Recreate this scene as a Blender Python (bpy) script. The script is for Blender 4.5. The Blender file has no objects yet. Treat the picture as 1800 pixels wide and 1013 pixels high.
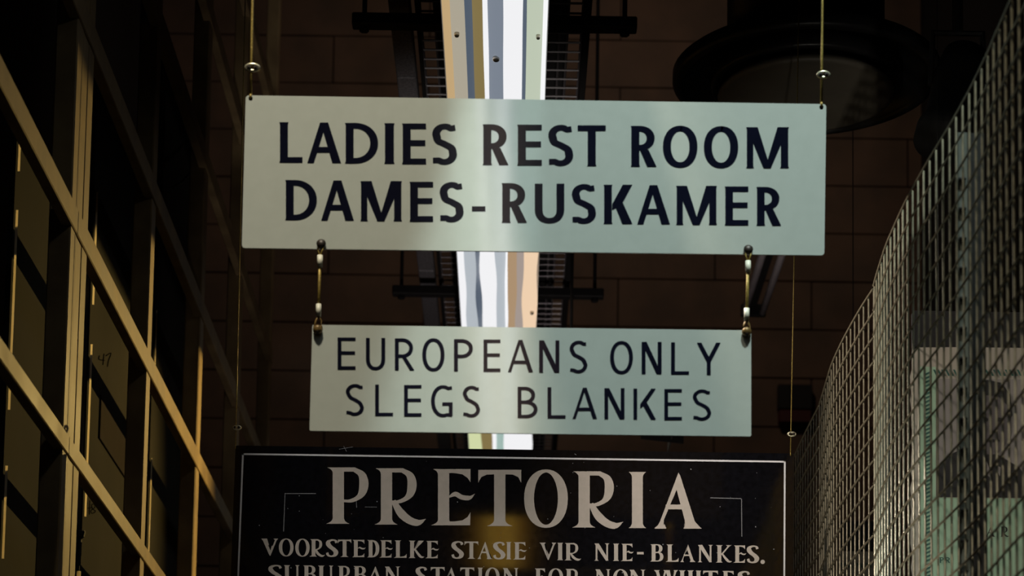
import bpy, bmesh, math, random
from mathutils import Vector, Matrix
random.seed(7)
C = bpy.context.scene.collection
sc = bpy.context.scene

# ------------------------------------------------------------------ camera
F = 4065.0; PX0, PY0 = 900.0, 1420.0; PHI = 0.0155
TH = math.atan(460.0 / F)
EYE = Vector((0, 0, 1.6))
Rv = Vector((1, 0, 0)); Fv = Vector((0, math.cos(TH), math.sin(TH))); Uv = Vector((0, -math.sin(TH), math.cos(TH)))
cam = bpy.data.cameras.new('camera'); camo = bpy.data.objects.new('camera', cam); C.objects.link(camo)
cr = Rv * math.cos(PHI) + Uv * math.sin(PHI)
cu = -Rv * math.sin(PHI) + Uv * math.cos(PHI)
m = Matrix((cr, cu, -Fv)).transposed().to_4x4(); m.translation = EYE
camo.matrix_world = m
cam.sensor_width = 36; cam.lens = F / 1800 * 36
cam.shift_y = (PY0 - 506.5) / 1800
cam.clip_start = 0.05; cam.clip_end = 100
cam.dof.use_dof = True; cam.dof.focus_distance = 5.05; cam.dof.aperture_fstop = 6.0
sc.camera = camo

sc.view_settings.view_transform = 'Standard'
sc.view_settings.look = 'None'
sc.view_settings.exposure = 0.0
sc.view_settings.gamma = 1.0
sc.view_settings.use_curve_mapping = False

w = bpy.data.worlds.new('world'); sc.world = w; w.use_nodes = True
w.node_tree.nodes['Background'].inputs[0].default_value = (0.9, 0.75, 0.6, 1)
w.node_tree.nodes['Background'].inputs[1].default_value = 0.004


def spot(name, loc, target, power, col, angle, blend=0.6, radius=0.05):
    l = bpy.data.lights.new(name, 'SPOT'); l.energy = power; l.color = col
    l.spot_size = math.radians(angle); l.spot_blend = blend; l.shadow_soft_size = radius
    o = bpy.data.objects.new(name, l); C.objects.link(o); o.location = loc
    o.rotation_euler = (Vector(target) - Vector(loc)).to_track_quat('-Z', 'Y').to_euler()
    return o


# ceiling spots high over the visitor, aimed at the hanging signs
spot('sign_spot_warm', (-0.66, 2.1, 6.6), (-0.24, 4.0, 2.92), 620, (1.0, 0.90, 0.70), 19, 0.7, 0.14)
spot('sign_spot_cool', (0.74, 2.1, 6.6), (0.30, 4.0, 2.92), 740, (0.83, 1.0, 0.96), 19, 0.7, 0.14)
spot('station_sign_fill', (0.0, 2.2, 1.0), (-0.02, 5.0, 2.78), 150, (1.0, 0.93, 0.86), 22, 0.6, 0.05)  # added low fill, brightens the black sign's lettering
# lamp across the corridor lighting the left frame; its added hood is built below
LAMP = (0.40, 6.85, 3.55)
spot('frame_spot', LAMP, (-0.9, 5.1, 2.9), 150, (1.0, 0.68, 0.21), 96, 0.5, 0.004)
# lamp over the left side, lighting the mesh and the boards behind it
spot('cage_spot', (-0.3, 4.35, 3.9), (0.78, 4.5, 2.6), 120, (1.0, 0.88, 0.78), 70, 0.8, 0.02)
spot('mesh_fill', (0.1, 2.3, 4.6), (0.74, 3.35, 2.7), 60, (1.0, 0.90, 0.70), 28, 0.8, 0.02)  # added fill to brighten the nearest mesh wires
spot('page_fill', (0.45, 2.9, 1.5), (1.0, 4.55, 2.75), 72, (1.0, 0.95, 0.82), 34, 0.8, 0.02)  # added fill from low down to brighten the identity page
# weak lamp washing the far wall, then an added fill for bounced light
spot('far_wall_spot', (0.3, 7.9, 6.6), (0.2, 10.3, 4.4), 27, (1.0, 0.78, 0.62), 140, 1.0, 0.1)
spot('bounce_fill', (0.2, 6.0, 1.6), (0.0, 7.1, 4.2), 42, (1.0, 0.88, 0.85), 60, 1.0, 0.1)


# ------------------------------------------------------------------ geometry from the camera model
def ray(px, py):
    u, v = px - PX0, py - PY0
    u2 = u * math.cos(PHI) + v * math.sin(PHI); v2 = -u * math.sin(PHI) + v * math.cos(PHI)
    return Rv * u2 - Uv * v2 + Fv * F


def atY(px, py, Y):
    d = ray(px, py); return EYE + d * (Y / d.y)


def atX(px, py, X):
    d = ray(px, py); return EYE + d * (X / d.x)


def atZ(px, py, Z):
    d = ray(px, py); return EYE + d * ((Z - 1.6) / d.z)


# ------------------------------------------------------------------ materials
def mat(name, col, rough=0.5, metal=0.0, emit=None, estr=0.0, ior=1.5, noise=None, bump=0.0, nscale=30, col2=None,
        spec_tint=None, stretch=(1, 1, 1), rnoise=0.0):
    mt = bpy.data.materials.new(name); mt.use_nodes = True
    nt = mt.node_tree; b = nt.nodes['Principled BSDF']
    b.inputs['Base Color'].default_value = (*col, 1); b.inputs['Roughness'].default_value = rough
    b.inputs['Metallic'].default_value = metal; b.inputs['IOR'].default_value = ior
    if emit: b.inputs['Emission Color'].default_value = (*emit, 1); b.inputs['Emission Strength'].default_value = estr
    if spec_tint: b.inputs['Specular Tint'].default_value = (*spec_tint, 1)
    tc = nt.nodes.new('ShaderNodeTexCoord'); mp = nt.nodes.new('ShaderNodeMapping')
    mp.inputs['Scale'].default_value = stretch
    nt.links.new(tc.outputs['Object'], mp.inputs['Vector'])
    n = nt.nodes.new('ShaderNodeTexNoise'); n.inputs['Scale'].default_value = nscale; n.inputs['Detail'].default_value = 6
    nt.links.new(mp.outputs[0], n.inputs['Vector'])
    c2 = col2 or tuple(c * 0.85 for c in col)
    rp = nt.nodes.new('ShaderNodeValToRGB')
    rp.color_ramp.elements[0].position = 0.35; rp.color_ramp.elements[1].position = 0.65
    rp.color_ramp.elements[0].color = (*c2, 1); rp.color_ramp.elements[1].color = (*col, 1)
    nt.links.new(n.outputs[0], rp.inputs[0]); nt.links.new(rp.outputs[0], b.inputs['Base Color'])
    if rnoise:
        mr = nt.nodes.new('ShaderNodeMapRange')
        mr.inputs['To Min'].default_value = max(0, rough - rnoise); mr.inputs['To Max'].default_value = rough + rnoise
        nt.links.new(n.outputs[0], mr.inputs[0]); nt.links.new(mr.outputs[0], b.inputs['Roughness'])
    if bump:
        bp = nt.nodes.new('ShaderNodeBump'); bp.inputs['Strength'].default_value = bump; bp.inputs['Distance'].default_value = 0.002
        nt.links.new(n.outputs[0], bp.inputs['Height']); nt.links.new(bp.outputs[0], b.inputs['Normal'])
    return mt


M = {}
M['wall_block'] = mat('brown_block', (0.17, 0.105, 0.068), 0.8, nscale=6, col2=(0.12, 0.08, 0.055), bump=0.4)
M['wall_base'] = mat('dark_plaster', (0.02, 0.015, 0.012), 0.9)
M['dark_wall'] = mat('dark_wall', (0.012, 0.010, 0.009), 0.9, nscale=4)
M['floor'] = mat('dark_floor', (0.05, 0.045, 0.04), 0.5, nscale=3)
M['ceiling'] = mat('dark_ceiling', (0.03, 0.02, 0.015), 0.9, nscale=3)
M['rust_steel'] = mat('weathered_steel', (0.21, 0.15, 0.072), 0.62, 0.0, ior=1.3, nscale=9, col2=(0.13, 0.088, 0.043), bump=0.3, rnoise=0.12)
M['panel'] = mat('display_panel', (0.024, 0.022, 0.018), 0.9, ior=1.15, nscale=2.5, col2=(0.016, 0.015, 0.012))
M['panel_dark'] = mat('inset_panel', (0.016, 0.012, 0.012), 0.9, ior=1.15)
M['edge_rod'] = mat('pale_edge', (0.85, 0.78, 0.66), 0.35)
M['black_steel'] = mat('black_steel', (0.009, 0.008, 0.0075), 0.75, nscale=20)
M['ink'] = mat('marker_ink', (0.002, 0.002, 0.002), 1.0, ior=1.05)
M['sign_white'] = mat('enamel_white', (0.60, 0.64, 0.59), 0.07, ior=2.3, nscale=40, col2=(0.575, 0.615, 0.565))
M['sign_edge'] = mat('sign_edge', (0.5, 0.5, 0.46), 0.4)
M['sign_ink'] = mat('navy_ink', (0.006, 0.007, 0.018), 0.12, ior=1.5, spec_tint=(1.0, 0.75, 0.55))
M['sign_black'] = mat('enamel_black', (0.006, 0.006, 0.008), 0.07, ior=1.8, nscale=80, spec_tint=(1.0, 0.62, 0.09), rnoise=0.02, col2=(0.004, 0.004, 0.005))
M['letter_cream'] = mat('cream_lettering', (0.55, 0.50, 0.44), 0.16, ior=2.0, nscale=60, col2=(0.50, 0.46, 0.40))
M['line_white'] = mat('white_line', (0.75, 0.76, 0.78), 0.4)
M['faint_line'] = mat('faint_line', (0.25, 0.26, 0.27), 0.4)
M['brass'] = mat('brass_cable', (0.42, 0.30, 0.07), 0.4, 0.35, nscale=300, bump=0.4, col2=(0.24, 0.17, 0.04))
M['steel_clip'] = mat('clip_steel', (0.75, 0.70, 0.50), 0.3, 0.7, nscale=90)
M['ferrule'] = mat('ferrule', (0.85, 0.83, 0.68), 0.4, 0.0)
M['shackle'] = mat('dark_shackle', (0.03, 0.02, 0.015), 0.45, 0.3)
M['bronze'] = mat('bronze_shackle', (0.30, 0.19, 0.06), 0.4, 0.3, nscale=120, col2=(0.12, 0.07, 0.02))
M['tray_wire'] = mat('tray_wire', (0.16, 0.145, 0.15), 0.4, 0.2)
M['grey_duct'] = mat('grey_duct', (0.20, 0.19, 0.20), 0.5, 0.0, nscale=150, col2=(0.10, 0.095, 0.10))
M['diffuser_black'] = mat('diffuser_black', (0.02, 0.019, 0.02), 0.35, nscale=30)
M['diffuser_plate'] = mat('diffuser_plate', (0.16, 0.14, 0.11), 0.5, nscale=12)
M['mesh_wire'] = mat('mesh_wire', (0.26, 0.235, 0.16), 0.3, 0.35, nscale=60, col2=(0.17, 0.15, 0.10))
M['mesh_wire_dark'] = mat('mesh_wire_horizontal', (0.36, 0.31, 0.21), 0.45, 0.2, nscale=60, col2=(0.26, 0.22, 0.15))
M['grey_post'] = mat('grey_post', (0.15, 0.165, 0.14), 0.5, nscale=40, stretch=(1, 1, 0.1))
M['clip_black'] = mat('clip_black', (0.01, 0.01, 0.01), 0.5)
M['paper'] = mat('cream_paper', (0.42, 0.37, 0.30), 0.7, nscale=5, col2=(0.37, 0.33, 0.27))
M['mint'] = mat('mint_print', (0.36, 0.52, 0.36), 0.7, nscale=5, col2=(0.31, 0.46, 0.32))
M['teal'] = mat('teal_print', (0.03, 0.11, 0.085), 0.7)
M['grey_print'] = mat('grey_print', (0.30, 0.27, 0.25), 0.7, nscale=4)
M['mid_print'] = mat('mid_print', (0.115, 0.10, 0.10), 0.7, nscale=8)
M['dark_print'] = mat('dark_print', (0.02, 0.018, 0.018), 0.7)
M['red'] = mat('dark_red', (0.07, 0.004, 0.004), 0.5)
M['tube_glass'] = mat('tube_glass', (0.62, 0.56, 0.58), 0.4)
M['screw'] = mat('screw_steel', (0.55, 0.5, 0.42), 0.3, 0.8)
M['alu'] = mat('aluminium', (0.5, 0.5, 0.5), 0.35, 0.8)


mt = M['edge_rod'].node_tree; tr_ = mt.nodes.new('ShaderNodeBsdfTranslucent'); tr_.inputs[0].default_value = (1.0, 0.93, 0.80, 1)
mx = mt.nodes.new('ShaderNodeMixShader'); mx.inputs[0].default_value = 0.85
mt.links.new(mt.nodes['Principled BSDF'].outputs[0], mx.inputs[1]); mt.links.new(tr_.outputs[0], mx.inputs[2]); mt.links.new(mx.outputs[0], mt.nodes['Material Output'].inputs['Surface'])


def lamp_mat(name, col, s): return mat(name, (0.03, 0.03, 0.03), 0.35, 0.0, col, s, ior=1.3)


L = {  # tinted bands: reflections in the polished reflector painted as glow
    'white': lamp_mat('tube_white', (0.98, 0.98, 1.0), 0.9),
    'tube': lamp_mat('tube_bright', (0.98, 0.98, 1.0), 1.9),
    'peach': lamp_mat('glow_peach', (0.52, 0.36, 0.18), 1.0),
    'pale': lamp_mat('glow_pale', (0.40, 0.36, 0.28), 1.0),
    'bluedark': lamp_mat('glow_slate', (0.075, 0.10, 0.14), 1.0),
    'olive': lamp_mat('glow_olive', (0.22, 0.165, 0.065), 1.0),
    'bluegrey': lamp_mat('glow_blue_grey', (0.19, 0.22, 0.27), 1.0),
    'mint': lamp_mat('glow_mint', (0.50, 0.56, 0.44), 1.0),
    'lightgrey': lamp_mat('glow_light_grey', (0.44, 0.48, 0.52), 1.0),
    'tan': lamp_mat('glow_tan', (0.40, 0.27, 0.16), 1.0),
    'pinkgrey': lamp_mat('glow_pink_grey', (0.36, 0.30, 0.27), 1.0),
    'peachwhite': lamp_mat('glow_peach_white', (0.85, 0.62, 0.42), 1.0),
    'greenwhite': lamp_mat('glow_green_white', (0.62, 0.68, 0.38), 1.0),
    'teal': lamp_mat('glow_teal', (0.33, 0.46, 0.42), 1.0),
}


# ------------------------------------------------------------------ mesh helpers
def obj(name, bm, mt, parent=None, smooth=False):
    me = bpy.data.meshes.new(name); bm.normal_update(); bm.to_mesh(me); bm.free()
    me.materials.append(mt)
    if smooth:
        for p in me.polygons: p.use_smooth = True
    o = bpy.data.objects.new(name, me); C.objects.link(o)
    if parent: o.parent = parent; o.matrix_parent_inverse = Matrix.Translation(-Vector(parent.location))
    return o


def inst(src, name, parent, off):
    o = bpy.data.objects.new(name, src.data); C.objects.link(o)
    o.parent = parent; o.matrix_parent_inverse = Matrix.Translation(-Vector(parent.location)); o.location = off
    return o


def tag(o, label, cat, group=None):
    o['label'] = label; o['category'] = cat
    if group: o['group'] = group
    return o


def thing(name, label, cat, loc, group=None):
    o = bpy.data.objects.new(name, None); C.objects.link(o); o.location = loc; o.empty_display_size = 0.1
    return tag(o, label, cat, group)


def struct(name, bm, mt):
    o = obj(name, bm, mt); o['kind'] = 'structure'; return o


def box(bm, a, b, bevel=0.0):
    a, b = Vector(a), Vector(b)
    r = bmesh.ops.create_cube(bm, size=1)
    bmesh.ops.scale(bm, vec=(b - a), verts=r['verts']); bmesh.ops.translate(bm, vec=(a + b) / 2, verts=r['verts'])
    if bevel:
        es = list({e for v in r['verts'] for e in v.link_edges})
        bmesh.ops.bevel(bm, geom=es, offset=bevel, segments=1, affect='EDGES')
    return bm


def nb(): return bmesh.new()


def tube(bm, pts, r, n=6, cap=True):
    pts = [Vector(p) for p in pts]; rings = []
    for i, p in enumerate(pts):
        t = (pts[min(i + 1, len(pts) - 1)] - pts[max(i - 1, 0)]).normalized()
        a = t.cross(Vector((0, 0, 1)))
        if a.length < 1e-3: a = t.cross(Vector((0, 1, 0)))
        a.normalize(); b = t.cross(a)
        rr = r[i] if isinstance(r, (list, tuple)) else r
        rings.append([bm.verts.new(p + (a * math.cos(2 * math.pi * k / n) + b * math.sin(2 * math.pi * k / n)) * rr) for k in range(n)])
    for i in range(len(rings) - 1):
        for k in range(n):
            bm.faces.new((rings[i][k], rings[i][(k + 1) % n], rings[i + 1][(k + 1) % n], rings[i + 1][k]))
    if cap:
        bm.faces.new(rings[0][::-1]); bm.faces.new(rings[-1])
    return bm


def lathe(bm, prof, c, n=48, axis=None):
    """prof: list of (r, h) along axis through c"""
    ax = Vector(axis or (0, 0, 1)).normalized()
    q = Vector((0, 0, 1)).rotation_difference(ax); c = Vector(c)
    rings = []
    for (r, h) in prof:
        rings.append([bm.verts.new(c + q @ Vector((r * math.cos(2 * math.pi * k / n), r * math.sin(2 * math.pi * k / n), h))) for k in range(n)])
    for i in range(len(rings) - 1):
        for k in range(n):
            bm.faces.new((rings[i][k], rings[i][(k + 1) % n], rings[i + 1][(k + 1) % n], rings[i + 1][k]))
    bm.faces.new(rings[0][::-1]); bm.faces.new(rings[-1])
    bmesh.ops.recalc_face_normals(bm, faces=bm.faces)
    return bm


def torus(bm, c, R, r, ax=(0, 1, 0), sx=1.0, n=20, k=8):
    c = Vector(c); q = Vector((0, 0, 1)).rotation_difference(Vector(ax).normalized()); rings = []
    for i in range(n):
        a = 2 * math.pi * i / n
        ctr = Vector((R * sx * math.cos(a), R * math.sin(a), 0)); d = Vector((math.cos(a), math.sin(a), 0))
        rings.append([bm.verts.new(c + q @ (ctr + d * r * math.cos(2 * math.pi * j / k) + Vector((0, 0, 1)) * r * math.sin(2 * math.pi * j / k))) for j in range(k)])
    for i in range(n):
        A, B = rings[i], rings[(i + 1) % n]
        for j in range(k): bm.faces.new((A[j], A[(j + 1) % k], B[(j + 1) % k], B[j]))
    bmesh.ops.recalc_face_normals(bm, faces=bm.faces)
    return bm


# ------------------------------------------------------------------ the setting
YW = 10.3; ZC = 6.9; XL, XR = -1.75, 1.85; YB = -3.0
struct('floor', box(nb(), (XL, YB, -0.1), (XR, YW, 0)), M['floor'])
struct('ceiling', box(nb(), (XL, YB, ZC), (XR, YW, ZC + 0.1)), M['ceiling'])
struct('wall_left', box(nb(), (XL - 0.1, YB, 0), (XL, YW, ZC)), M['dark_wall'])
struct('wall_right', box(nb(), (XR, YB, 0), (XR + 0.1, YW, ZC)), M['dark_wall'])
struct('wall_back', box(nb(), (XL, YB - 0.1, 0), (XR, YB, ZC)), M['dark_wall'])
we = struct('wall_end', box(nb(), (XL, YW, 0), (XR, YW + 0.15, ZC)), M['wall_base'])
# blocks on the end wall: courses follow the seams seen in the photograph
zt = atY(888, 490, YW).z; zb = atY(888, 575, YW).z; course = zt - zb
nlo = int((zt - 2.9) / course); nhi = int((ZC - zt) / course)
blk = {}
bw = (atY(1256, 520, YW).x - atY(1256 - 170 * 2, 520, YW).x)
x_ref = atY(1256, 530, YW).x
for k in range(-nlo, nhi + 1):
    z0 = zt + k * course; off = 0.0 if k % 2 == 0 else bw / 2
    x = x_ref + off - 12 * bw
    while x < XR:
        a, b = max(x, XL), min(x + bw, XR)
        if b - a > 0.05 and z0 + course < ZC:
            g = 0.006; dep = 0.012 + random.random() * 0.006
            box_bm = box(nb(), (a + g / 2, YW - dep, z0 + g), (b - g / 2, YW, z0 + course), 0.002)
            obj('wall_block', box_bm, M['wall_block'], we)
        x += bw

# ------------------------------------------------------------------ left steel frame
XF = -0.90; TX, TYP = 0.045, 0.06
fr = thing('steel_frame', 'tall rust brown steel grid frame along the left side of the corridor', 'frame', (XF, 5.5, 0))


def yat(px, X=XF, py=1013): return atX(px, py, X).y


ys = []
y1a, y1b = yat(101), yat(132)
d3 = (y1b - y1a) / 3
for i in range(3): ys.append((y1a + i * d3 + 0.0002, y1a + (i + 1) * d3 - 0.0002, 0.001 * (i % 2)))
y2, y3 = yat(245), yat(338.5)
sp = y3 - y2
ys += [(y2, yat(252.5), 0), (y3, yat(344.5), 0)]
for k in (1, 2): ys.append((y3 + k * sp, y3 + k * sp + TYP, 0))
for k in (1, 2, 3): ys.append((y1a - k * sp, y1a - k * sp + TYP, 0))
for (a, b, dx) in ys:
    if b < YW - 0.02: obj('post', box(nb(), (XF - TX, a, 0), (XF - dx, b, 5.9), 0.003), M['rust_steel'], fr)


def rail_h(x1, y1, x2, y2):
    return 0.5 * (atX(x1, y1, XF).z + atX(x2, y2, XF).z)


r1t = rail_h(60, 192, 350, 817); r1b = rail_h(60, 241, 350, 851)
r2t = rail_h(30, 622, 250, 968); r2b = rail_h(30, 661, 230, 970)
step = r1t - r2t
ya, yb = y1a - 3 * sp, y3 + 2 * sp + TYP
hts = [(r1t, r1b), (r2t, r2b)] + [(r1t + k * step * 0.93, r1t + k * step * 0.93 - 0.055) for k in (1, 2, 3, 4)] + [(r2t - k * step, r2t - k * step - 0.05) for k in (1, 2, 3)]
for (t, b) in hts:
    obj('rail', box(nb(), (XF - 0.020, ya, b), (XF + 0.004, yb, t), 0.002), M['rust_steel'], fr)
# display panels behind the frame with pale edge rods
XP = -1.03


def zat(px, py, X=XP): return atX(px, py, X).z


cols = [('A', 5, [(38, 245, 310), (31, 370, 740), (13, 820, 990)]),
        ('B', 147, [(175, 345, 556), (163, 608, 925)]),
        ('C', 261, [(274, 540, 645), (264, 800, 985)])]
names = ['grey numbered glass panel behind the frame at the far left edge',
         'grey panel marked 47 and 48 behind the wide near post',
         'dark panel behind the second steel post']
yst = [yat(c[1], XP) for c in cols]; psp = yst[1] - yst[0]
yst.append(yst[2] + (yst[2] - yst[1]))
ptop = zat(10, 180, XP)
panels = []
for i in range(3):
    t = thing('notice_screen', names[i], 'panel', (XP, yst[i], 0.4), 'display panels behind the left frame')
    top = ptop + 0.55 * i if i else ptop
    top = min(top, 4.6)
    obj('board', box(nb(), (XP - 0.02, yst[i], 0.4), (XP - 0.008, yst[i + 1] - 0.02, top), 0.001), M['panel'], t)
    for (px, p0, p1) in cols[i][2]:
        za, zb_ = atX(px, p0, XP).z, atX(px, p1, XP).z
        wd_ = 0.0048 if i < 2 else 0.0035; obj('edge_strip', box(nb(), (XP - 0.003, yst[i] - 0.004, zb_), (XP - 0.003 + wd_, yst[i] - 0.0032, za)), M['edge_rod'], t)
    for zz in (1.9, 3.0):
        obj('clamp', box(nb(), (XP - 0.022, yst[i] - 0.004, zz), (XP + 0.002, yst[i] + 0.02, zz + 0.03), 0.002), M['black_steel'], t)
    panels.append(t)
# small inner board on second panel, seen as a lighter block
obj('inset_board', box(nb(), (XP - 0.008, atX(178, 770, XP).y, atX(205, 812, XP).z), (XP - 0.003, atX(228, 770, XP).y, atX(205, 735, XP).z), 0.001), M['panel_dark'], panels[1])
# cable fitting under the second panel edge
t = thing('turnbuckle', 'small black cable turnbuckle low beside the wide near post', 'cable fitting', atX(142, 945, XP + 0.02))
p = atX(141, 940, XP + 0.02); zlow = atX(138, 1012, XP + 0.02).z
obj('fork', lathe(nb(), [(0.002, -0.012), (0.010, -0.006), (0.013, 0.006), (0.011, 0.009)], p, 12), M['black_steel'], t)
obj('body', tube(nb(), [p + Vector((0, 0, -0.012)), p + Vector((0, 0, -0.05))], 0.0045, 8), M['black_steel'], t)
obj('rod', tube(nb(), [p + Vector((0, 0, -0.05)), (p.x, p.y, zlow)], 0.0018, 6), M['black_steel'], t)
obj('lower_sleeve', tube(nb(), [(p.x, p.y, zlow + 0.01), (p.x, p.y, zlow - 0.08)], 0.005, 8), M['edge_rod'], t)


# ------------------------------------------------------------------ lettering
class Glyphs:
    """collects flat strips given by pixel-space outlines and mapped on a plane"""

    def __init__(s, mapper): s.bm = bmesh.new(); s.map = mapper; s.d = 0.0

    def set(s, x0, x1, base, cap):
        s.x0 = x0; s.cap = cap; s.base = base; s.a = (x1 - x0) / cap

    def P(s, u, v): return s.bm.verts.new(s.map(s.x0 + u * s.cap, s.base - v * s.cap) + Vector((0, -s.d, 0)))

    def rows(s, L_, R_):
        s.d += 0.00006; A = [s.P(*p) for p in L_]; B = [s.P(*p) for p in R_]
        for i in range(len(A) - 1):
            try: s.bm.faces.new((A[i], A[i + 1], B[i + 1], B[i]))
            except ValueError: pass

    def poly(s, pts):
        s.d += 0.00006; f = s.bm.faces.new([s.P(*p) for p in pts]); bmesh.ops.triangulate(s.bm, faces=[f])

    def stroke(s, pts, ws, wh, taper=None):
        """pen stroke: width ws for vertical travel, wh for horizontal travel"""
        L_, R_ = [], []; n = len(pts)
        for i, (x, y) in enumerate(pts):
            xa, ya_ = pts[max(i - 1, 0)]; xb, yb_ = pts[min(i + 1, n - 1)]
            dx, dy = xb - xa, yb_ - ya_; l = math.hypot(dx, dy) or 1; dx /= l; dy /= l
            wdt = math.sqrt((ws * dy) ** 2 + (wh * dx) ** 2)
            if taper: wdt *= taper(i / (n - 1))
            L_.append((x - dy * wdt / 2, y + dx * wdt / 2)); R_.append((x + dy * wdt / 2, y - dx * wdt / 2))
        s.rows(L_, R_)

    def bar(s, xa, xb, ya_, yb_): s.poly([(xa, ya_), (xb, ya_), (xb, yb_), (xa, yb_)])

    def done(s, name, mt, parent):
        bmesh.ops.recalc_face_normals(s.bm, faces=s.bm.faces)
        return obj(name, s.bm, mt, parent)


def arc(cx, cy, rx, ry, a0, a1, n=14, e=2.0):
    out = []
    for i in range(n + 1):
        t = math.radians(a0 + (a1 - a0) * i / n); c, s_ = math.cos(t), math.sin(t)
        out.append((cx + rx * math.copysign(abs(c) ** (2 / e), c), cy + ry * math.copysign(abs(s_) ** (2 / e), s_)))
    return out


def spline(ps, n=8):
    ps = [(2 * ps[0][0] - ps[1][0], 2 * ps[0][1] - ps[1][1])] + ps + [(2 * ps[-1][0] - ps[-2][0], 2 * ps[-1][1] - ps[-2][1])]
    out = []
    for i in range(1, len(ps) - 2):
        for j in range(n + (1 if i == len(ps) - 3 else 0)):
            t = j / n; r = []
            for k in (0, 1):
                a, b, c, d = ps[i - 1][k], ps[i][k], ps[i + 1][k], ps[i + 2][k]
                r.append(0.5 * (2 * b + (c - a) * t + (2 * a - 5 * b + 4 * c - d) * t * t + (3 * b - a - 3 * c + d) * t ** 3))
            out.append(tuple(r))
    return out


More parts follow.
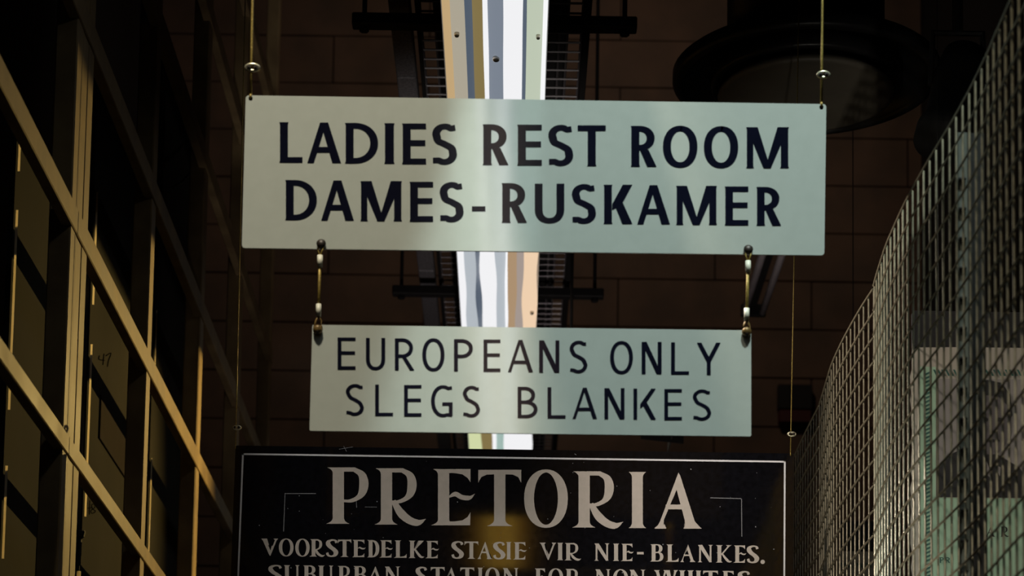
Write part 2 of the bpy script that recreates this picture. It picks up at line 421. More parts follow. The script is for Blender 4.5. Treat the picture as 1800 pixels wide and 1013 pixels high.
def sans(g, ch, s, h, fl=0.0):
    """humanist sans capital; s vertical stem, h horizontal stem, fl slight flare at stem ends"""
    a = g.a

    def stem(x, y0=0.0, y1=1.0, ww=None):
        ww = ww or s; e = fl
        g.rows([(x - e, y0), (x, y0 + 0.05), (x, y1 - 0.05), (x - e, y1)], [(x + ww + e, y0), (x + ww, y0 + 0.05), (x + ww, y1 - 0.05), (x + ww + e, y1)])

    def diag(p, q, wp, wq=None):
        wq = wq or wp; g.poly([(p[0], p[1]), (p[0] + wp, p[1]), (q[0] + wq, q[1]), (q[0], q[1])])

    if ch == 'L': stem(fl); g.bar(fl, a, 0, h)
    elif ch == 'I': stem(fl, ww=a - 2 * fl)
    elif ch == 'E':
        stem(fl); g.bar(fl, a, 1 - h, 1); g.bar(fl, a * 0.97, 0.52 - h / 2, 0.52 + h / 2); g.bar(fl, a, 0, h)
    elif ch == 'F':
        stem(fl); g.bar(fl, a, 1 - h, 1); g.bar(fl, a * 0.95, 0.5 - h / 2, 0.5 + h / 2)
    elif ch == 'T': stem(a / 2 - s / 2); g.bar(0, a, 1 - h, 1)
    elif ch == 'A':
        diag((0, 0), (a / 2 - s * 0.52, 1), s * 0.82, s * 0.8); diag((a - s * 1.1, 0), (a / 2 - s * 0.45, 1), s * 1.1, s * 0.95)
        g.bar(a * 0.2, a * 0.8, 0.26, 0.26 + h)
    elif ch == 'D':
        stem(fl); rx = (a - s / 2) * 0.66; cx = a - s / 2 - rx
        g.stroke([(fl + s / 2, 1 - h / 2)] + arc(cx, 0.5, rx, 0.5 - h / 2, 90, -90, 22, 2.1) + [(fl + s / 2, h / 2)], s, h)
    elif ch == 'O':
        p = arc(a / 2, 0.5, a / 2 - s / 2, 0.515 - h / 2, 90, -270, 36, 2.15); g.stroke(p + [p[1]], s, h)
    elif ch == 'S':
        rx = a / 2 - s / 2
        p = arc(a / 2 + a * 0.02, 0.745, rx, 0.26 - h / 2, 38, 180, 14, 2.0) + [q for q in spline([(s / 2 + a * 0.02, 0.735), (a * 0.27, 0.58), (a * 0.52, 0.50), (a * 0.78, 0.40), (a - s / 2, 0.255)], 5)[1:-1]]
        p += arc(a / 2, 0.25, rx, 0.255 - h / 2, 0, -128, 14, 2.0) + [(a * 0.05, 0.10)]
        p[0] = (a * 0.93, 0.905)
        g.stroke(p, s, h)
    elif ch in 'RPB':
        stem(fl); up = 0.46 if ch != 'P' else 0.42
        ex = a * (0.93 if ch != 'B' else 0.88)
        if ch == 'P': ex = a
        rx = (ex - s / 2) * 0.55; cx = ex - s / 2 - rx; cy = (1 - h / 2 + up + h / 2) / 2; ry = (1 - h - up) / 2
        if ch == 'R': up = 0.40; cy = (1 - h / 2 + up + h / 2) / 2; ry = (1 - h - up) / 2
        g.stroke([(fl + s / 2, 1 - h / 2)] + arc(cx, cy, rx, ry, 90, -90, 18, 2.1) + [(fl + s / 2, up + h / 2)], s, h)
        if ch == 'R': g.poly([(a * 0.36, 0.42), (a * 0.36 + s * 1.05, 0.42), (a, 0), (a - s * 1.15, 0)])
        if ch == 'B':
            ex = a; rx = (ex - s / 2) * 0.55; cx = ex - s / 2 - rx; ry = (up + h - h) / 2
            g.stroke([(fl + s / 2, up + h / 2)] + arc(cx, (up + h) / 2, rx, up / 2, 90, -90, 18, 2.1) + [(fl + s / 2, h / 2)], s, h)
    elif ch == 'M':
        t = s * 0.8
        stem(0, ww=t); stem(a - s * 0.92, ww=s * 0.92)
        g.poly([(0, 1), (s * 1.35, 1), (a / 2 + s * 0.35, 0.0), (a / 2 - s * 0.5, 0.0)])
        g.poly([(a - s * 1.35, 1), (a, 1), (a - s * 0.2, 0.9), (a / 2 + s * 0.4, 0.0), (a / 2 - s * 0.3, 0.0)])
    elif ch == 'N':
        stem(0, ww=s); stem(a - s, ww=s); g.poly([(0, 1), (s * 1.25, 1), (a, 0), (a - s * 1.25, 0)])
    elif ch == 'U':
        rx = a / 2 - s / 2
        g.stroke([(s / 2, 1.0), (s / 2, 0.35)] + arc(a / 2, 0.34, rx, 0.345 - h / 2, 180, 360, 18, 2.2) + [(a - s / 2, 0.36), (a - s / 2, 1.0)], s, h)
    elif ch == 'K':
        stem(fl); g.poly([(a * 0.30, 0.50), (a - s * 1.25, 1), (a, 1), (a * 0.30 + s * 1.15, 0.46), (a * 0.30, 0.36)])
        g.poly([(a * 0.36, 0.55), (a * 0.42 + s * 0.75, 0.62), (a, 0), (a - s * 1.3, 0)])
    elif ch == 'Y':
        stem(a / 2 - s / 2, 0, 0.46); g.poly([(0, 1), (s * 1.15, 1), (a / 2 + s * 0.5, 0.45), (a / 2 - s * 0.5, 0.40)])
        g.poly([(a - s * 1.15, 1), (a, 1), (a / 2 + s * 0.5, 0.40), (a / 2 - s * 0.5, 0.45)])
    elif ch == 'G':
        p = arc(a * 0.56, 0.5, a * 0.56 - s / 2, 0.51 - h / 2, 62, 290, 26, 2.1)
        p = [(a * 0.97, 0.93)] + p + [(a * 0.97, 0.05)]
        g.stroke(p, s, h); g.bar(a - s, a, 0.03, 0.46); g.bar(a * 0.52, a, 0.46 - h, 0.46)
    elif ch == '-': g.bar(0, a, 0.28, 0.28 + h * 0.9)


def flare(g, x, s, y0=0.0, y1=1.0, bl=0.1, br=0.1, tl=0.1, tr=0.1, k=0.12):
    L_, R_ = [], []
    n = 7
    for i in range(n):
        t = i / (n - 1); e = (1 - t) ** 3
        L_.append((x - bl * e, y0 + t * k)); R_.append((x + s + br * e, y0 + t * k))
    for i in range(n):
        t = i / (n - 1); e = t ** 3
        L_.append((x - tl * e, y1 - k + t * k)); R_.append((x + s + tr * e, y1 - k + t * k))
    g.rows(L_, R_)


def serif(g, ch, s=0.19, h=0.055):
    """flared display roman capital"""
    a = g.a; f = 0.11 if s > 0.15 else 0.1
    if ch == 'I': flare(g, f * 0.55, a - f * 1.1, bl=f * .55, br=f * .55, tl=f * .55, tr=f * .55)
    elif ch in 'PR':
        flare(g, 0.115, s, bl=0.115, br=0.10, tl=0.095, tr=0.0)
        ex = a if ch == 'P' else 0.745 * a / 0.92
        xr = ex; t = 0.165; lo = 0.385
        outer = [(0.2, 1.0), (xr - 0.28, 1.0)] + spline([(xr - 0.24, 1.0), (xr - 0.06, 0.90), (xr, 0.70), (xr - 0.07, 0.50), (xr - 0.27, lo), (0.115 + s * 0.9, lo)], 5)
        inner = [(0.2, 0.925), (xr - 0.32, 0.925)] + spline([(xr - 0.27, 0.925), (xr - t - 0.015, 0.85), (xr - t, 0.70), (xr - t - 0.03, 0.52), (xr - 0.33, lo + 0.05), (0.115 + s * 0.9, lo + 0.045)], 5)
        g.rows(outer, inner)
        if ch == 'R':
            q = spline([(0.115 + s * 1.0 + 0.02, 0.42), (0.47 * a / 0.92, 0.20), (0.63 * a / 0.92, 0.07), (0.78 * a / 0.92, 0.035), (a * 0.985, 0.10)], 6)
            g.stroke(q, 0.17, 0.12, lambda u: 0.55 + 1.6 * u if u < 0.28 else (1.0 if u < 0.7 else max(0.03, 1.0 - (u - 0.7) / 0.3)))
    elif ch in 'EFL':
        body = 0.90 * a if ch != 'L' else a
        flare(g, 0.13, s, bl=0.13, br=0.05 if ch != 'F' else 0.1, tl=0.085, tr=0.0 if ch != 'L' else 0.09)
        if ch in 'EF':
            L_ = [(0.2, 1.0), (body * 0.5, 1.0), (body * 0.8, 1.0), (body, 1.0)]
            g.rows([(0.2, 1.0), (body * 0.6, 1.0), (body * 0.8, 1.0), (body * 0.92, 1.0), (body, 1.0)],
                   [(0.2, 0.93), (body * 0.6, 0.93), (body * 0.8, 0.905), (body * 0.93, 0.84), (body, 0.765)])
            q = spline([(0.13 + s * 0.95, 0.50), (0.13 + s + 0.11, 0.555), (body * 0.78, 0.50), (a * 0.88, 0.49), (a, 0.56)], 6)
            g.stroke(q, 0.09, 0.085, lambda u: min(1, 0.3 + u * 3) if u < 0.7 else max(0.05, (1 - u) / 0.3))
        if ch in 'EL':
            g.rows([(0.2, 0.0), (body * 0.6, 0.0), (body * 0.8, 0.0), (body * 0.92, 0.0), (body * 0.99, 0.0)],
                   [(0.2, 0.07), (body * 0.6, 0.07), (body * 0.8, 0.09), (body * 0.93, 0.15), (body, 0.235)])
    elif ch == 'T':
        cx = a / 2
        flare(g, cx - s / 2, s, bl=0.13, br=0.13, tl=0.05, tr=0.05, k=0.13)
        for sg in (-1, 1):
            g.rows([(cx, 1.0), (cx + sg * a * 0.3, 1.0), (cx + sg * a * 0.42, 1.0), (cx + sg * a * 0.5, 1.0)],
                   [(cx, 0.92), (cx + sg * a * 0.3, 0.915), (cx + sg * a * 0.43, 0.87), (cx + sg * a * 0.5, 0.77)])
    elif ch == 'O':
        n = 40; O_, I_ = [], []
        for (x, y) in arc(a / 2, 0.5, a / 2, 0.52, 90, -270, n, 2.15): O_.append((x, y))
        for (x, y) in arc(a / 2, 0.5, a / 2 - s * 0.88, 0.465, 90, -270, n, 2.0): I_.append((x, y))
        g.rows(O_, I_)
    elif ch == 'A':
        px = a * 0.51
        g.poly([(0.09, 0.0), (0.02, 0.0), (0.0, 0.01), (0.06, 0.06), (0.10, 0.13), (px, 1.0), (px + 0.03, 0.9), (px - 0.01, 0.75), (0.17, 0.16), (0.165, 0.07), (0.215, 0.01), (0.2, 0.0)])
        xr = a - 0.10
        g.poly([(px, 1.0), (px + 0.03, 0.95), (xr - 0.02, 0.13), (xr + 0.03, 0.05), (a, 0.01), (a, 0.0), (xr - 0.22, 0.0), (xr - 0.225, 0.01), (xr - 0.19, 0.07), (xr - 0.20, 0.15), (px - 0.05, 0.76), (px - 0.01, 0.92)])
        g.bar(0.2, a - 0.25, 0.345, 0.43)
    elif ch == 'V':
        px = a * 0.52
        g.poly([(0.0, 1.0), (0.36, 1.0), (0.36, 0.985), (0.29, 0.9), (px + 0.04, 0.28), (px, 0.0), (px - 0.03, 0.02), (0.11, 0.88), (0.05, 0.96)])
        g.poly([(a, 1.0), (a - 0.27, 1.0), (a - 0.27, 0.985), (a - 0.2, 0.9), (px, 0.2), (px - 0.02, 0.0), (px + 0.03, 0.02), (a - 0.1, 0.88), (a - 0.04, 0.96)])
    elif ch == 'S':
        p = spline([(a * 0.90, 0.80), (a * 0.80, 0.93), (a * 0.5, 0.965), (a * 0.2, 0.88), (a * 0.16, 0.73), (a * 0.34, 0.58), (a * 0.66, 0.42), (a * 0.84, 0.26),
                    (a * 0.72, 0.09), (a * 0.42, 0.03), (a * 0.15, 0.09), (a * 0.05, 0.24)], 5)
        g.stroke(p, s * 0.95, 0.09, lambda u: 0.75 + 0.75 * math.sin(math.pi * u) ** 2)
    elif ch == 'D':
        flare(g, 0.09, s, bl=0.09, br=0.0, tl=0.09, tr=0.0)
        outer = [(0.15, 1.0)] + arc(a - 0.45, 0.5, 0.45, 0.5, 90, -90, 20, 2.3) + [(0.15, 0.0)]
        inner = [(0.15, 0.93)] + arc(a - 0.45, 0.5, 0.45 - s * 0.95, 0.43, 90, -90, 20, 2.3) + [(0.15, 0.07)]
        g.rows(outer, inner)
    elif ch == 'B':
        flare(g, 0.09, s, bl=0.09, br=0.0, tl=0.09, tr=0.0)
        for (y0, y1, x) in ((0.5, 1.0, a - 0.05), (0.0, 0.55, a)):
            cy, ry = (y0 + y1) / 2, (y1 - y0) / 2; rx = 0.33
            g.rows([(0.15, y1)] + arc(x - rx, cy, rx, ry, 90, -90, 14, 2.2) + [(0.15, y0)],
                   [(0.15, y1 - 0.06)] + arc(x - rx, cy, rx - s * 0.9, ry - 0.06, 90, -90, 14, 2.2) + [(0.15, y0 + 0.06)])
    elif ch == 'K':
        flare(g, 0.09, s, bl=0.09, br=0.09, tl=0.09, tr=0.09)
        g.poly([(0.09 + s, 0.50), (a * 0.72, 0.93), (a * 0.62, 1.0), (a * 0.98, 1.0), (a * 0.84, 0.93), (0.09 + s + 0.1, 0.50), (0.09 + s, 0.42)])
        q = spline([(0.09 + s + 0.02, 0.54), (a * 0.62, 0.22), (a * 0.80, 0.06), (a, 0.06)], 6)
        g.stroke(q, 0.17, 0.10, lambda u: 0.6 + u if u < 0.35 else (1.0 if u < 0.8 else max(0.05, (1 - u) / 0.2)))
    elif ch == 'N':
        flare(g, 0.10, s * 0.45, bl=0.09, br=0.09, tl=0.06, tr=0.0); flare(g, a - 0.10 - s * 0.45, s * 0.45, bl=0.0, br=0.02, tl=0.09, tr=0.09)
        g.poly([(0.03, 1.0), (0.28, 1.0), (a - 0.10, 0.12), (a - 0.08, 0.0), (a - 0.22, 0.0), (0.10, 0.88)])
    elif ch == 'U':
        flare(g, 0.08, s, 0.25, bl=0.0, br=0.0, tl=0.08, tr=0.08); flare(g, a - 0.08 - s * 0.5, s * 0.5, 0.25, bl=0, br=0, tl=0.08, tr=0.08)
        g.rows(arc(a / 2 + 0.0, 0.28, a / 2 - 0.08, 0.30, 180, 360, 14), arc(a / 2 + 0.045, 0.28, a / 2 - 0.08 - s * 0.75, 0.2, 180, 360, 14))
    elif ch == 'H':
        flare(g, 0.09, s, bl=.09, br=.09, tl=.09, tr=.09); flare(g, a - 0.09 - s, s, bl=.09, br=.09, tl=.09, tr=.09); g.bar(0.1, a - 0.1, 0.47, 0.55)
    elif ch == 'W':
        for o_ in (0.0, a * 0.42):
            ww = a * 0.58; px = o_ + ww * 0.5
            g.poly([(o_, 1.0), (o_ + 0.32, 1.0), (o_ + 0.27, 0.93), (px + 0.05, 0.3), (px, 0.0), (px - 0.03, 0.02), (o_ + 0.1, 0.9)])
            g.poly([(o_ + ww, 1.0), (o_ + ww - 0.26, 1.0), (o_ + ww - 0.2, 0.93), (px, 0.2), (px - 0.02, 0.0), (px + 0.03, 0.02), (o_ + ww - 0.1, 0.9)])
    elif ch == '-': g.bar(0, a, 0.40, 0.54)
    elif ch == '.':
        g.poly(arc(a / 2, 0.07, a / 2, a / 2, 0, 342, 19))


def line_text(mapper, spec, b0, b1, t0, t1, fn, name, mt, parent, **kw):
    """spec: [(char, x0, x1)]; b0,b1,t0,t1: (x,y) pixel of base and cap line at two places"""
    for (ch, x0, x1) in spec:
        g = Glyphs(mapper)
        xm = (x0 + x1) / 2
        b = b0[1] + (b1[1] - b0[1]) * (xm - b0[0]) / (b1[0] - b0[0]); t = t0[1] + (t1[1] - t0[1]) * (xm - t0[0]) / (t1[0] - t0[0])
        g.set(x0, x1, b, b - t); fn(g, ch, **kw)
        g.done(name, mt, parent)


def plate(name, corners, Y, th, mt, parent, r=0.006, holes=()):
    """flat plate with rounded corners; corners TL,TR,BR,BL in pixels on plane Y (front face)"""
    P = [atY(x, y, Y) for (x, y) in corners]; pts = []
    for i in range(4):
        p = P[i]; a = (P[i - 1] - p).normalized(); b = (P[(i + 1) % 4] - p).normalized(); c = p + (a + b) * r
        for k in range(6):
            t = math.pi / 2 * k / 5; pts.append(c - b * r * math.cos(t) - a * r * math.sin(t))
    bm = nb(); f = [bm.verts.new(p) for p in pts]; bk = [bm.verts.new(p + Vector((0, th, 0))) for p in pts]
    bm.faces.new(f); bm.faces.new(bk[::-1])
    for i in range(len(f)):
        j = (i + 1) % len(f); bm.faces.new((f[i], f[j], bk[j], bk[i]))
    bmesh.ops.recalc_face_normals(bm, faces=bm.faces)
    return obj(name, bm, mt, parent)


def disc(mapper, cx, cy, r, name, mt, parent):
    bm = nb(); bm.faces.new([bm.verts.new(mapper(cx + r * math.cos(k * math.pi / 8), cy + r * math.sin(k * math.pi / 8))) for k in range(16)])
    bmesh.ops.recalc_face_normals(bm, faces=bm.faces); return obj(name, bm, mt, parent)


YS = 4.0
fmap = lambda x, y: atY(x, y, YS - 0.0006)
# ---- LADIES REST ROOM / DAMES-RUSKAMER
s1 = thing('hanging_sign', 'large white hanging sign reading LADIES REST ROOM DAMES-RUSKAMER in bold navy capitals', 'sign', atY(938, 443, YS))
plate('plate', [(432, 167.5), (1452.5, 183), (1449, 449), (425, 436)], YS, 0.004, M['sign_white'], s1)
plate('added_back', [(436, 171.5), (1448.5, 187), (1445, 445), (429, 432)], YS + 0.0041, 0.003, M['black_steel'], s1)  # added dark back, hides the white rear from the black sign's reflection
line_text(fmap, [('L', 490.9, 531.7), ('A', 540.2, 599.4), ('D', 606.3, 664.6), ('I', 675.4, 693.6), ('E', 706.6, 748.9), ('S', 758.7, 803.3),
                 ('R', 848.4, 893.8), ('E', 909.2, 952.4), ('S', 962.9, 1007.7), ('T', 1015.6, 1064.9),
                 ('R', 1108.6, 1154), ('O', 1165.3, 1226), ('O', 1237.3, 1297.7), ('M', 1312.9, 1385.6)],
          (510, 285.9), (1350, 295.7), (510, 214.8), (1350, 223.7), sans, 'letter', M['sign_ink'], s1, s=0.195, h=0.135, fl=0.018)
line_text(fmap, [('D', 501.3, 557), ('A', 564.5, 622.1), ('M', 634.6, 705.4), ('E', 719.8, 761.3), ('S', 771.8, 815), ('-', 829.6, 853.3),
                 ('R', 881.9, 926.3), ('U', 940.2, 991.9), ('S', 1004.3, 1047.7), ('K', 1061, 1111.5), ('A', 1120.1, 1177.7), ('M', 1189.6, 1259.2),
                 ('E', 1274, 1315.5), ('R', 1329.7, 1373.1)],
          (530, 387.1), (1350, 396.8), (530, 316.5), (1350, 328.7), sans, 'letter', M['sign_ink'], s1, s=0.195, h=0.135, fl=0.016)
for (hx, hy) in ((440.5, 172.5), (1444, 188)):
    disc(fmap, hx, hy, 3.6, 'cable_hole', M['ink'], s1)
# ---- EUROPEANS ONLY / SLEGS BLANKES
s2 = thing('hanging_sign', 'smaller white hanging sign reading EUROPEANS ONLY SLEGS BLANKES in thin capitals', 'sign', atY(932, 762, YS))
plate('plate', [(549, 571), (1320.5, 581), (1320.5, 767.5), (544, 757.5)], YS, 0.004, M['sign_white'], s2, 0.003)
plate('added_back', [(552, 574), (1317.5, 584), (1317.5, 764.5), (547, 754.5)], YS + 0.0041, 0.003, M['black_steel'], s2)  # added here too, keeps this rear dark in the reflection
line_text(fmap, [('E', 593.4, 625), ('U', 643.2, 677.1), ('R', 694.1, 728.4), ('O', 742.3, 781.3), ('P', 798.1, 831.1), ('E', 850, 879.6), ('A', 892.9, 936.9),
                 ('N', 947.8, 983.3), ('S', 1000.7, 1032.6), ('O', 1072.5, 1112.6), ('N', 1128, 1163), ('L', 1179.7, 1211.3), ('Y', 1225.1, 1266.6)],
          (600, 649.5), (1250, 659.4), (600, 593.4), (1250, 602.7), sans, 'letter', M['sign_ink'], s2, s=0.12, h=0.098)
line_text(fmap, [('S', 607.2, 639.6), ('L', 659.4, 690.9), ('E', 710.3, 740.9), ('G', 757.7, 795.6), ('S', 812.9, 843.9), ('B', 910, 944.8), ('L', 962.6, 994.2),
                 ('A', 1006.6, 1049.4), ('N', 1062.6, 1097.8), ('K', 1113.6, 1153), ('E', 1167.9, 1198.8), ('S', 1217.2, 1250.2)],
          (725, 732), (1183, 738.5), (725, 677.1), (1183, 684.2), sans, 'letter', M['sign_ink'], s2, s=0.12, h=0.098)
# ---- PRETORIA
YP = 5.0
s3 = thing('hanging_sign', 'black station sign reading PRETORIA in large cream flared capitals, bottom of the picture', 'sign', atY(900, 1100, YP))
plate('plate', [(414, 783.5), (1396, 797.5), (1393.5, 1290), (396, 1276)], YP, 0.004, M['sign_black'], s3, 0.004)
pmap = lambda x, y: atY(x, y, YP - 0.0006)
line_text(pmap, [('P', 573.4, 647.8), ('R', 658.1, 749.9), ('E', 757, 834.8), ('T', 840.7, 916.2), ('O', 921.3, 998.1), ('R', 1005.6, 1096.4), ('I', 1104.9, 1135.9), ('A', 1150.3, 1233.2)],
          (594, 920.9), (1190, 929.8), (594, 821.8), (1120, 830), serif, 'letter', M['letter_cream'], s3, s=0.20)
line_text(pmap, [('V', 458.7, 489.3), ('O', 490.2, 516.1), ('O', 519, 544.3), ('R', 544.3, 571.5), ('S', 574, 593.5), ('T', 593.9, 617.6), ('E', 618.2, 642.9), ('D', 645.4, 666.8),
                 ('E', 666.8, 690.5), ('L', 692.1, 714.8), ('K', 718.3, 745.9), ('E', 747.5, 771.8), ('S', 794.6, 814.4), ('T', 816.4, 840.7), ('A', 839.3, 865.6), ('S', 867.9, 887.3),
                 ('I', 889.3, 899), ('E', 901.5, 925.8), ('V', 948.2, 978), ('I', 979.3, 990), ('R', 991.9, 1022.1), ('N', 1044, 1071.8), ('I', 1077.6, 1088.3), ('E', 1090.7, 1114),
                 ('-', 1119.8, 1131.5), ('B', 1142.8, 1166.1), ('L', 1170, 1192.9), ('A', 1195.7, 1222.5), ('N', 1226, 1253.6), ('K', 1258.5, 1286.7), ('E', 1288.6, 1311.9),
                 ('S', 1313.9, 1333.3), ('.', 1336.8, 1344.4)],
          (475, 977.6), (1270, 989.3), (475, 947.1), (1270, 958.8), serif, 'letter', M['letter_cream'], s3, s=0.22)
line_text(pmap, [('S', 472.4, 495.7), ('U', 498.6, 526.8), ('B', 532.6, 556), ('U', 558.9, 586.1), ('R', 592.9, 620), ('B', 621.1, 644.5), ('A', 645, 674), ('N', 675.6, 703.8),
                 ('S', 732, 750.4), ('T', 757.2, 781.5), ('A', 779, 807), ('T', 809.2, 833.5), ('I', 839.3, 849), ('O', 852.9, 878.2), ('N', 883.1, 912.2),
                 ('F', 938.5, 960), ('O', 963.7, 990), ('R', 992.9, 1021), ('N', 1045.6, 1073.8), ('O', 1077.6, 1103.9), ('N', 1105.8, 1135), ('-', 1137, 1147),
                 ('W', 1149.6, 1192), ('H', 1193, 1220), ('I', 1222.5, 1233), ('T', 1236, 1262), ('E', 1268, 1292), ('S', 1298, 1318), ('.', 1322, 1330)],
          (475, 1024), (1270, 1035), (475, 993.5), (1270, 1004), serif, 'letter', M['letter_cream'], s3, s=0.22)


def pline(pts, wpx, name, mt, parent, mp, closed=False):
    bm = nb()
    for (p, q) in zip(pts[:-1], pts[1:]):
        dx, dy = q[0] - p[0], q[1] - p[1]; l = math.hypot(dx, dy); nx, ny = -dy / l * wpx / 2, dx / l * wpx / 2; ex, ey = dx / l * wpx / 2, dy / l * wpx / 2
        v = [bm.verts.new(mp(*c)) for c in ((p[0] - ex + nx, p[1] - ey + ny), (q[0] + ex + nx, q[1] + ey + ny), (q[0] + ex - nx, q[1] + ey - ny), (p[0] - ex - nx, p[1] - ey - ny))]
        bm.faces.new(v)
    bmesh.ops.recalc_face_normals(bm, faces=bm.faces)
    return obj(name, bm, mt, parent)


pline([(409, 1264), (427, 798.5), (1379.5, 812), (1377.5, 1277), (409, 1264)], 3.0, 'border_line', M['line_white'], s3, pmap)
pline([(555, 868), (501, 868), (498.5, 934)], 1.2, 'corner_line', M['faint_line'], s3, pmap)
pline([(1249, 875.5), (1303.5, 877), (1304, 943)], 1.2, 'corner_line', M['faint_line'], s3, pmap)
# little chips and scratches in the black paint
bm = nb()
for i in range(46):
    cx, cy = random.uniform(430, 1370), random.uniform(800, 1010); r = random.choice((0.5, 0.6, 0.8, 1.1))
    bm.faces.new([bm.verts.new(atY(cx + r * math.cos(k * 1.0472), cy + r * math.sin(k * 1.0472), YP - 0.0004)) for k in range(6)])
for (x0, y0, x1, y1) in ((604, 784, 609, 794), (1010, 798, 1013, 800), (626, 880, 627, 893), (641, 891.5, 662, 891.8), (596, 790, 620, 786)):
    dx, dy = x1 - x0, y1 - y0; l = math.hypot(dx, dy); nx, ny = -dy / l * 0.4, dx / l * 0.4
    bm.faces.new([bm.verts.new(atY(a_, b_, YP - 0.0004)) for (a_, b_) in ((x0 + nx, y0 + ny), (x1 + nx, y1 + ny), (x1 - nx, y1 - ny), (x0 - nx, y0 - ny))])
bmesh.ops.recalc_face_normals(bm, faces=bm.faces)
o = obj('paint_chips', bm, M['faint_line'], s3); o['kind'] = 'stuff'


# ------------------------------------------------------------------ cables
def clip(parent, c, sc_=1.0):
    c = Vector(c) + Vector((0, -0.004, 0))
    obj('cable_clip', torus(nb(), c, 0.0048 * sc_, 0.0028 * sc_, (0, 1, 0.35), 2.1, 22, 8), M['steel_clip'], parent, True)
    for sg in (-1, 1):
        obj('nut', lathe(nb(), [(0.0036 * sc_, -0.001), (0.0036 * sc_, 0.003), (0.0018 * sc_, 0.0032), (0.0018 * sc_, 0.006)], c + Vector((sg * 0.0055 * sc_, -0.001, 0)), 6, (0, -1, 0)), M['shackle'], parent)


def hang_cable(label, hole, mid, Y, r, mt, clip_px, ztop=ZC, sc_=1.0, group=None):
    h = atY(hole[0], hole[1], Y - 0.001); d = (atY(mid[0], mid[1], Y - 0.001) - h); d.y = 0
    top = h + d * ((ztop - h.z) / d.z)
    t = thing('hanging_cable', label, 'cable', h, group)
    obj('cable', tube(nb(), [h + Vector((0, 0.001, -0.003)), h + d * 0.5, h + d, top], r, 8), mt, t, True)
    c = atY(clip_px[0], clip_px[1], Y); clip(t, (c.x, Y, c.z), sc_)
    torus_bm = torus(nb(), h + Vector((0, 0.001, 0)), 0.0035, r * 0.9, (1, 0, 0), 1.0, 12, 6)
    obj('loop', torus_bm, mt, t, True)
    return t


hang_cable('brass coloured cable with bright clip at the large sign\'s left top corner', (440.5, 170), (444, 0), YS + 0.002, 0.0026, M['brass'], (444, 120.5), sc_=1.15)
hang_cable('brass coloured cable with clip at the large sign\'s right top corner', (1444, 184), (1445.5, 0), YS + 0.002, 0.0024, M['brass'], (1447, 133), sc_=1.0)
hang_cable('thin cable with small clip at the black station sign\'s left corner', (414, 786), (421.5, 440), YP + 0.002, 0.0012, M['brass'], (417, 753), sc_=0.8)
hang_cable('thin cable with small clip at the black station sign\'s right corner', (1389.5, 799), (1396, 455), YP + 0.002, 0.0012, M['brass'], (1391.5, 764.5), sc_=0.8)

for (lab, pt, f1, f2, pb) in (('short brass link joining the two white signs on their left', (564.5, 429), (562.5, 449, 470), (560, 535, 556), (558.5, 575)),
                              ('short brass link joining the two white signs on their right', (1315.5, 439), (1315, 459, 480), (1312.5, 542.5, 563), (1312.5, 579))):
    Yc = YS - 0.006
    t = thing('link_cable', lab, 'cable', atY(pb[0], pb[1], YS), 'links between the white signs')
    P = lambda x, y: atY(x, y, Yc)
    obj('cable', tube(nb(), [P(f1[0], f1[1]), P(f2[0], f2[2])], 0.0028, 8), M['brass'], t, True)
    obj('ferrule', tube(nb(), [P(f1[0], f1[1]), P(f1[0], f1[2])], 0.0050, 12), M['ferrule'], t, True)
    obj('ferrule', tube(nb(), [P(f2[0], f2[1]), P(f2[0], f2[2])], 0.0048, 12), M['ferrule'], t, True)
    for sg in (-1, 1):
        obj('upper_loop', tube(nb(), [P(pt[0] + sg * 5, pt[1] + 3), P(f1[0] + sg * 4, f1[1] - 8), P(f1[0], f1[1] + 1)], 0.0016, 6), M['brass'], t, True)
        obj('lower_loop', tube(nb(), [P(f2[0], f2[2] - 1), P(f2[0] + sg * 4.5, f2[2] + 8), P(pb[0] + sg * 6.5, pb[1] + 1), P(pb[0] + sg * 4, pb[1] + 8)], 0.0019, 6), M['bronze'], t, True)
    obj('upper_bolt', lathe(nb(), [(0.0055, 0), (0.0085, 0.002), (0.0085, 0.006), (0.006, 0.009)], P(*pt) + Vector((0, 0.005, 0)), 14, (0, -1, 0.2)), M['shackle'], t, True)
    obj('lower_bolt', lathe(nb(), [(0.006, 0), (0.0085, 0.002), (0.0085, 0.007), (0.005, 0.011)], P(pb[0], pb[1] + 3) + Vector((0, 0.005, 0)), 14, (0, -1, -0.3)), M['bronze'], t, True)
    obj('shackle_pin', lathe(nb(), [(0.004, 0), (0.0055, 0.002), (0.003, 0.007)], P(pb[0], pb[1] + 8) + Vector((0, 0.002, 0)), 10, (0, -1, 0)), M['shackle'], t, True)

# ------------------------------------------------------------------ luminaires in a row overhead
ZL = 4.0
xl0 = (atZ(775.5, 0, ZL).x + atZ(803.5, 440, ZL).x) / 2; xl1 = (atZ(965, 0, ZL).x + atZ(946, 440, ZL).x) / 2
WL = xl1 - xl0


